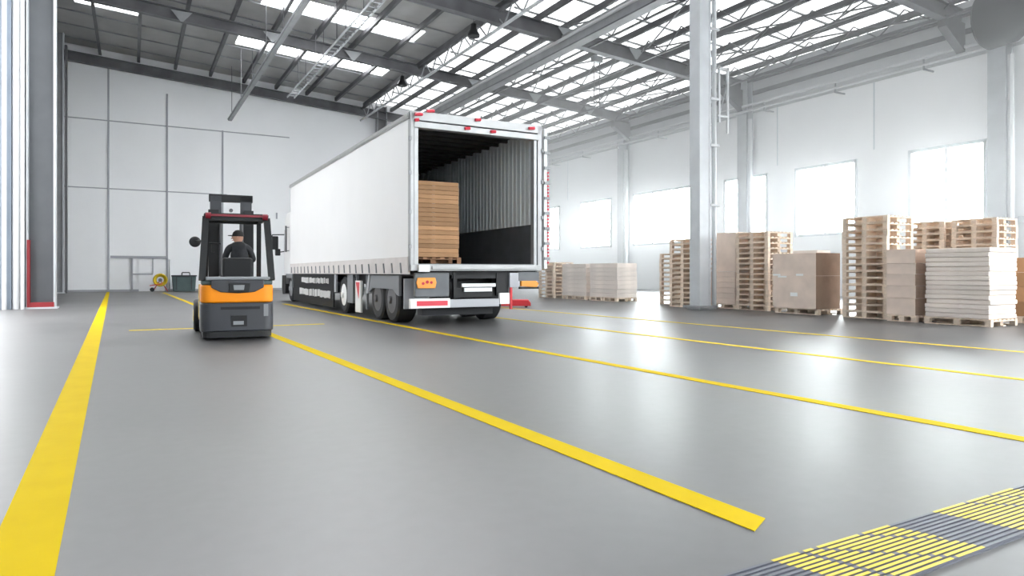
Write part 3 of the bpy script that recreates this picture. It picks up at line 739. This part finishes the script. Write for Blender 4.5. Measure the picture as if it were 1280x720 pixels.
# mirrors, seat, steering wheel
MB().lathe([(-.03, .06), (.0, .09), (.03, .07)], (-h - .07, .60, 1.62), 'y', 18).build('mirror', M['black'], fk, smooth=True)
MB().path([(-h + .07, .25, 1.63), (-h - .07, .60, 1.63)], .015).build('mirror_arm', M['black'], fk)
MB().path([(-h + .1, 1.6, 1.64), (-.2, 1.7, 1.64)], .015).box(-.36, -.30, 1.55, 1.62, 1.48, 1.62).build('inner_mirror', M['black'], fk)
st_ = MB().box(-.26, .28, .60, 1.12, .94, 1.06).build('seat', M['black'], fk, bevel=.04)
MB().prism([(.56, 1.0), (.68, 1.0), (.63, 1.36), (.53, 1.36)], 'x', -.22, .27).build('backrest', M['black'], fk, bevel=.04)
MB().path([(.02, 1.75, .6), (.02, 1.48, 1.22)], .035).build('steering_column', M['black'], fk)
sw = MB()
ring = [(.02 + .17 * math.cos(t * PI / 9), 1.47 + .15 * math.sin(t * PI / 9), 1.24 + .07 * math.sin(t * PI / 9)) for t in range(19)]
sw.path(ring, .014, 6).build('steering_wheel', M['black'], fk)

# ---------------------------------------------------------------- the driver, seated
def skinned(name, verts, edges, radii, m, parent=None, sub=2, root=0):
    me = bpy.data.meshes.new(name); me.from_pydata(verts, edges, [])
    bm = bmesh.new(); bm.from_mesh(me); bm.verts.ensure_lookup_table()
    ly = bm.verts.layers.skin.verify()
    for v, r in zip(bm.verts, radii):
        v[ly].radius = (r, r) if not isinstance(r, tuple) else r
        v[ly].use_root = (v.index == root)
    bm.to_mesh(me); bm.free()
    me.materials.append(m)
    o = bpy.data.objects.new(name, me); COL.objects.link(o)
    if parent: o.parent = parent
    s = o.modifiers.new('skin', 'SKIN'); s.use_smooth_shade = True
    b = o.modifiers.new('sub', 'SUBSURF'); b.levels = sub; b.render_levels = sub
    return o
DX, DY = FX + .08, FY
pz = 1.13
pv = [(0, .84, pz), (0, .83, pz + .16), (-.01, .86, pz + .32), (-.02, .89, pz + .44), (-.03, .90, pz + .52),
      (-.18, .88, pz + .40), (-.25, .98, pz + .19), (-.14, 1.25, pz + .14),
      (.15, .89, pz + .40), (.24, .98, pz + .20), (.17, 1.24, pz + .16),
      (-.10, .86, pz - .02), (-.15, 1.30, pz - .02), (-.15, 1.42, pz - .42),
      (.10, .86, pz - .02), (.15, 1.30, pz - .02), (.15, 1.42, pz - .42), (-.15, 1.56, pz - .46), (.15, 1.56, pz - .46)]
pe = [(0, 1), (1, 2), (2, 3), (3, 4), (3, 5), (5, 6), (6, 7), (3, 8), (8, 9), (9, 10), (0, 11), (11, 12), (12, 13), (0, 14), (14, 15), (15, 16), (13, 17), (16, 18)]
prr = [(.16, .12), (.15, .11), (.17, .12), (.10, .09), .055, .068, .05, .034, .068, .05, .034, .09, .068, .048, .09, .068, .048, .042, .042]
dr_ = skinned('person', pv, pe, prr, M['cloth'])
dr_.location = (FX + .08, FY + .0, 0); dr_.rotation_euler = (0, 0, -math.radians(4))
tag(dr_, 'person in a dark jacket and dark cap sitting at the controls of the forklift', 'person')
# head turned to the left
hm = MB()
hc_ = Vector((-.03, .915, pz + .60))
bm = bmesh.new(); bmesh.ops.create_uvsphere(bm, u_segments=20, v_segments=14, radius=1)
for v in bm.verts:
    x, y, z = v.co
    # face direction is local -y before turning; jaw narrows, back of the head rounds out
    sx = .076 * (1 - .22 * max(0, -z)); sy = .095; sz = .115
    nx, ny, nz = x * sx, y * sy, z * sz
    if y < 0 and z < -.2: ny *= .9
    v.co = (nx, ny, nz)
me = bpy.data.meshes.new('head'); bm.to_mesh(me); bm.free(); me.materials.append(M['skin'])
for p in me.polygons: p.use_smooth = True
hd = bpy.data.objects.new('head', me); COL.objects.link(hd); hd.parent = dr_; hd.location = hc_; hd.rotation_euler = (0, 0, -math.radians(115))
MB().prism([(-.093, .005), (-.118, -.03), (-.092, -.035)], 'x', -.012, .012).build('nose', M['skin'], hd)
MB().box(-.022, .022, -.094, -.086, -.062, -.054).build('mouth', M['red'], hd)
for s in (-1, 1):
    MB().tube((s * .028, -.086, .012), (s * .028, -.093, .012), .009, 8).build('eye', M['black'], hd)
    MB().lathe([(-.008, .02), (.0, .026), (.008, .02)], (s * .076, .01, -.005), 'x', 10).build('ear', M['skin'], hd)
MB().lathe([(0.01, .094), (.04, .098), (.08, .085), (.115, .05), (.125, .01)], (0, .008, 0), 'z', 20).prism([(-.07, -.08), (.07, -.08), (.045, -.155), (-.045, -.155)], 'z', .02, .032).build('cap', M['hair'], hd, smooth=True)
MB().tube((-.03, .90, pz + .46), (-.03, .91, pz + .53), .048, 12).build('neck', M['skin'], dr_)
for s, (wx, wy, wz) in ((-1, (-.14, 1.25, pz + .14)), (1, (.17, 1.24, pz + .16))):
    vs = [(wx, wy, wz), (wx - s * .01, wy + .06, wz)]; ed = [(0, 1)]; rr = [.028, (.036, .02)]
    for k in range(4):
        f0 = len(vs); ox = (k - 1.5) * .019
        L = (.028, .034, .032, .025)[k]
        vs += [(wx + ox, wy + .09, wz + .004), (wx + ox, wy + .09 + L, wz - .008), (wx + ox, wy + .09 + L * 1.3, wz - .035)]
        ed += [(1, f0), (f0, f0 + 1), (f0 + 1, f0 + 2)]; rr += [.0095, .0088, .008]
    f0 = len(vs); vs += [(wx - s * .04, wy + .05, wz + .01), (wx - s * .05, wy + .085, wz - .01)]; ed += [(1, f0), (f0, f0 + 1)]; rr += [.011, .009]
    skinned('hand', vs, ed, rr, M['skin'], dr_, sub=1)

# ---------------------------------------------------------------- pallets and cartons
def make_pallet(name, la, lb, hh, m):
    """la along Y, lb along X; deck boards, nine feet and base boards"""
    p = empty(name, (0, 0, 0))
    dk = MB()
    for k in range(7):
        x = -lb / 2 + .05 + k * (lb - .1) / 6; dk.box(x - .047, x + .047, -la / 2, la / 2, hh - .026, hh - .002)
    for s in (-1, 0, 1): dk.box(-lb / 2, lb / 2, s * (la / 2 - .06) - .06, s * (la / 2 - .06) + .06, hh - .046, hh - .026)
    dk.build('deck', m, p)
    for s in (-1, 0, 1):
        yc = s * (la / 2 - .055)
        for q in (-1, 1): MB().box(q * (lb / 2 - .05) - .05, q * (lb / 2 - .05) + .05, yc - .055, yc + .055, .022, hh - .046).build('block', m, p)
    MB().box(-lb / 2 + .1, lb / 2 - .1, -.02, .02, .022, hh - .046).box(-.06, .06, -la / 2 + .05, la / 2 - .05, .022, hh - .046).build('gap_blocker', m, p)  # inner boards added to stop light showing through the gaps
    bs = MB()
    for q in (-1, 0, 1): bs.box(q * (lb / 2 - .05) - .05, q * (lb / 2 - .05) + .05, -la / 2, la / 2, 0, .022)
    bs.build('base_boards', m, p)
    remember(p)
    return p
PAL = {}
def pallet(x, y, z, la, lb, label, group, hh=.15, m='wood', name='wooden_pallet', jit=.012):
    key = (round(la, 2), round(lb, 2), hh, m)
    if key not in PAL:
        PAL[key] = make_pallet(name, la, lb, hh, M[m]); o = PAL[key]
    else: o = copy_tree(PAL[key])
    o.location = (x + random.uniform(-jit, jit), y + random.uniform(-jit, jit), z)
    o.rotation_euler = (0, 0, random.uniform(-jit, jit))
    tag(o, label, 'pallet', group)
    return o
ORD = ['bottom one', 'second', 'third', 'fourth', 'fifth', 'sixth', 'seventh', 'eighth', 'ninth', 'tenth', 'eleventh', 'twelfth', 'thirteenth', 'fourteenth', 'fifteenth', 'sixteenth', 'seventeenth']
def pile_word(k, n):
    return 'topmost' if k == n - 1 else ORD[k]
def pallet_stack(x0, x1, y0, y1, n, pitch, where, group):
    for k in range(n):
        pallet((x0 + x1) / 2, (y0 + y1) / 2, k * (pitch + .001), y1 - y0, x1 - x0, 'wooden pallet, %s %s' % (pile_word(k, n), where), group, hh=pitch)
# far row, past the truck
pallet_stack(15.9, 16.9, 24.75, 26.0, 10, .155, 'in the far stack right of the truck', 'pallets right of the truck')
# stacks along the aisle
pallet_stack(16.2, 17.2, 17.2, 18.35, 11, .160, 'in the low stack left of the column', 'pallets in the low stack left of the column')
pallet_stack(15.4, 16.4, 15.80, 16.95, 14, .155, 'in the stack just left of the free column', 'pallets just left of the free column')
pallet_stack(15.9, 16.95, 13.42, 14.60, 15, .152, 'in the stack between column and big carton', 'pallets between the column and the big carton')
pallet_stack(15.45, 16.5, 9.62, 10.78, 15, .163, 'in the tallest stack right of the big carton', 'pallets in the tallest stack')
pallet_stack(18.4, 19.4, 9.95, 10.95, 15, .163, 'in the pale back stack beside the tallest', 'pallets in the back row')
pallet_stack(18.4, 19.4, 8.70, 9.75, 15, .163, 'in the back stack above the pale sheets', 'pallets in the back row, right')

def carton(x0, x1, y0, y1, z0, z1, m, label, group=None, name='cardboard_box', side=None, bevel=.006, flaps=True, jit=0.0):
    """a carton: panels, a tape strip along the top seam and flap edges"""
    cx, cy = (x0 + x1) / 2, (y0 + y1) / 2; lx, ly, lz = x1 - x0, y1 - y0, z1 - z0
    b = MB().box(-lx / 2, lx / 2, -ly / 2, ly / 2, 0, lz)
    o = b.build(name, [M[m], M[side or m]], bevel=bevel)
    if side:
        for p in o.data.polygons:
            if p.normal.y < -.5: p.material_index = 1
    o.location = (cx + random.uniform(-jit, jit), cy + random.uniform(-jit, jit), z0); o.rotation_euler = (0, 0, random.uniform(-jit, jit))
    if flaps:
        MB().box(-.035, .035, -ly / 2, ly / 2, lz, lz + .001).build('tape', M['label'], o)
    tag(o, label, 'box', group)
    return o
# big carton with white labels, on a pallet
pallet(16.0, 12.17, 0, 1.36, 1.0, 'pallet under the big two-part carton', 'pallets under cartons', jit=0)
c = carton(15.42, 16.4, 11.5, 12.86, .155, 1.02, 'card', 'lower half of the big carton with a white label near its foot', 'two big cartons', side='card_layers')
MB().box(-.497, -.491, -.12, .10, .32, .42).build('paper_label', M['label'], c)
MB().box(-.497, -.491, .22, .50, .82, .862).build('paper_label', M['label'], c)
c = carton(15.42, 16.4, 11.5, 12.86, 1.022, 1.62, 'card', 'upper half of the big carton with white tape along its seam', 'two big cartons', side='card_layers')
MB().box(-.497, -.491, -.30, -.08, .0, .05).box(-.497, -.491, .42, .66, .0, .045).build('seam_tape', M['label'], c)
# pale flat packet lying behind the big carton's top
carton(15.8, 16.35, 11.75, 12.5, 1.625, 1.70, 'card_pale', 'flat pale packet lying on top of the big carton', flaps=False)
# column side pile: flat cartons and a tall carton on top
pallet(16.45, 15.18, 0, 1.05, 1.0, 'pallet under the carton pile right behind the free column', 'pallets under cartons', jit=0)
for k in range(6):
    carton(15.95, 16.93, 14.68, 15.68, .153 + k * .165, .153 + k * .165 + .160, 'card', 'flat carton behind the free column, %s' % pile_word(k, 6), 'flat cartons behind the free column', jit=.012)
carton(15.97, 16.9, 14.68, 15.45, 1.145, 2.34, 'card', 'tall plain carton on top of the flat ones behind the free column')
# carton tower between the tallest pallets and the pale sheets
pallet(15.62, 9.09, 0, .66, 1.0, 'narrow pallet under the slim carton tower', 'pallets under cartons', jit=0)
zc = .152
for k, hh in enumerate((.38, .28, .26, .24, .32)):
    carton(15.12, 16.1, 8.77, 9.43, zc, zc + hh - .003, 'card', 'beige carton in the slim tower, %s' % pile_word(k, 5), 'cartons in the slim tower', side='card_layers', jit=.008); zc += hh
# pile of pale sheets
pallet(15.65, 7.92, 0, 1.32, 1.06, 'pallet under the pile of pale flat cartons', 'pallets under cartons', jit=0)
zc = .152
for k in range(15):
    hh = .098
    carton(15.12, 16.2, 7.28, 8.56, zc, zc + hh - .004, 'card_pale', 'pale flat carton in the wide wrapped pile, %s' % pile_word(k, 15), 'pale flat cartons in the wide pile', jit=.014, bevel=.02); zc += hh
# brown carton at the right edge
pallet(17.4, 7.0, 0, 1.2, 1.0, 'pallet under the brown cartons at the right edge', 'pallets under cartons', jit=0)
for k in range(4):
    carton(16.92, 17.9, 6.42, 7.64, .152 + k * .32, .152 + k * .32 + .316, 'card_tan', 'brown carton behind the pale pile, %s' % pile_word(k, 4), 'brown cartons at the right edge', jit=.01)
# pale wrapped piles far back, right of the truck
for (ya, yb, lab, g) in ((22.5, 24.3, 'pale pile next to the far pallets', 'cartons in the first pale pile far back'), (20.5, 22.3, 'pale pile furthest right of the truck', 'cartons in the second pale pile far back')):
    for q in (0, 1):
        yc = ya + (yb - ya) * (.25 + .5 * q)
        pallet(16.5, yc, 0, .86, 1.0, 'pallet under the %s, %s' % (lab, ('farther half', 'nearer half')[1 - q]), 'pallets under cartons', jit=0)
    for k in range(8):
        carton(16.02, 16.98, ya + .03, yb - .03, .152 + k * .165, .152 + k * .165 + .161, 'card_pale', 'flat carton in the %s, %s' % (lab, pile_word(k, 8)), g, jit=.012)

# load inside the truck: brown pallet with a pile of thin cartons
tp0 = Vector((4.95, 13.12, 0)); ra = -math.radians(.9)
def T(x, y): return (tp0.x + x * math.cos(ra) - y * math.sin(ra), tp0.y + x * math.sin(ra) + y * math.cos(ra))
lx, ly = T(.80, 1.25)
p = pallet(lx, ly, TF + .001, 1.1, 1.30, 'brown pallet carrying the cartons inside the truck', None, m='wood_dark', jit=0); p.rotation_euler = (0, 0, ra)
z = TF + .153
for k in range(17):
    hh = .098
    c = carton(lx - .61, lx + .61, ly - .52, ly + .52, z, z + hh - .003, 'card_tan', 'thin brown carton inside the truck, %s' % (pile_word(k, 17)), 'brown cartons inside the truck', jit=.01, bevel=.012)
    z += hh

# red hand pallet jack beyond the truck
pj = empty('pallet_jack', (10.62, 19.0, 0), math.radians(60)); tag(pj, 'low red hand pallet jack standing beyond the rear of the truck', 'pallet jack')
for s in (-1, 1):
    MB().prism([(-.6, .05), (.45, .05), (.45, .24), (-.52, .24), (-.6, .14)], 'x', s * .2 - .08, s * .2 + .08).build('fork', M['red'], pj, bevel=.01)
    MB().tube((s * .2 - .05, -.45, .05), (s * .2 + .05, -.45, .05), .05, 14).build('roller', M['rubber'], pj)
MB().box(-.28, .28, .45, .55, .09, .45).build('frame', M['red'], pj, bevel=.02)
MB().tube((0, .6, .1), (0, .6, .55), .06, 12).build('pump', M['red'], pj)
MB().tube((-.08, .62, .1), (.08, .62, .1), .1, 18).build('wheel', M['rubber'], pj)
MB().path([(0, .6, .5), (0, .78, 1.15)], .02).path([(-.12, .78, 1.15), (.12, .78, 1.15), (.08, .82, 1.25), (-.08, .82, 1.25), (-.12, .78, 1.15)], .018).build('handle', M['black'], pj)

# things at the foot of the end wall
bn = empty('storage_bin', (2.72, 45.1, 0)); tag(bn, 'dark green storage bin at the foot of the end wall', 'bin')
MB().prism([(-.58, 0), (.58, 0), (.64, .88), (-.64, .88)], 'y', -.4, .4).build('bin_body', M['green_box'], bn, bevel=.03)
MB().box(-.67, .67, -.44, .44, .88, .96).build('lid', M['charcoal'], bn, bevel=.02)
MB().path([(-.12, 0, .95), (-.1, 0, 1.12), (.3, 0, 1.12), (.32, 0, .95)], .03).build('handle', M['black'], bn)
MB().box(.35, .4, -.43, -.4, .1, .85).box(-.45, -.4, -.43, -.4, .1, .85).build('rib', M['charcoal'], bn)
hr = empty('hose_reel', (1.45, 44.9, 0)); tag(hr, 'yellow hose reel on a low stand beside the dark green bin', 'hose reel')
rg = MB()
for j in range(3):
    pts = [((.34 - j * .05) * math.cos(t * PI / 10), -.05 + j * .07, .68 + (.34 - j * .05) * math.sin(t * PI / 10)) for t in range(21)]
    rg.path(pts, .055, 6)
rg.build('hose', M['yellow_old'], hr)
MB().tube((0, -.12, .68), (0, .14, .68), .10, 14).build('drum', M['steel_dark'], hr)
MB().bar((0, .1, .68), (-.4, .1, .0), .05).bar((0, .1, .68), (.4, .1, .0), .05).bar((-.55, -.1, .35), (.1, -.1, .45), .05).build('stand', M['red'], hr)
MB().tube((-.42, -.15, .12), (-.42, .15, .12), .12, 14).build('wheel', M['rubber'], hr)
pp = MB().tube((1.98, 45.86, 0), (1.98, 45.86, 1.9), .05, 10).build('pipe', M['white_pipe']); tag(pp, 'short white pipe on the end wall between hose reel and green bin', 'pipe')

# ---------------------------------------------------------------- haze volume added for the washed-out glare at the windows
hz = MB().prism([(18.0, 2.0), (X1 - .05, 2.0), (X1 - .05, Y1 - .05), (13.0, Y1 - .05), (13.0, 19.6), (18.0, 19.6)], 'z', .02, 10.4).build('haze', bpy.data.materials.new('glare_haze'))
tag(hz, 'thin haze volume added as glare in front of the window wall', 'haze', kind='stuff')
hm_ = hz.data.materials[0]; hm_.use_nodes = True; hn = hm_.node_tree; hn.nodes.clear()
ho = hn.nodes.new('ShaderNodeOutputMaterial'); hv = hn.nodes.new('ShaderNodeVolumeScatter')
hv.inputs['Density'].default_value = HAZE; hv.inputs['Anisotropy'].default_value = .3
hn.links.new(hv.outputs[0], ho.inputs['Volume'])
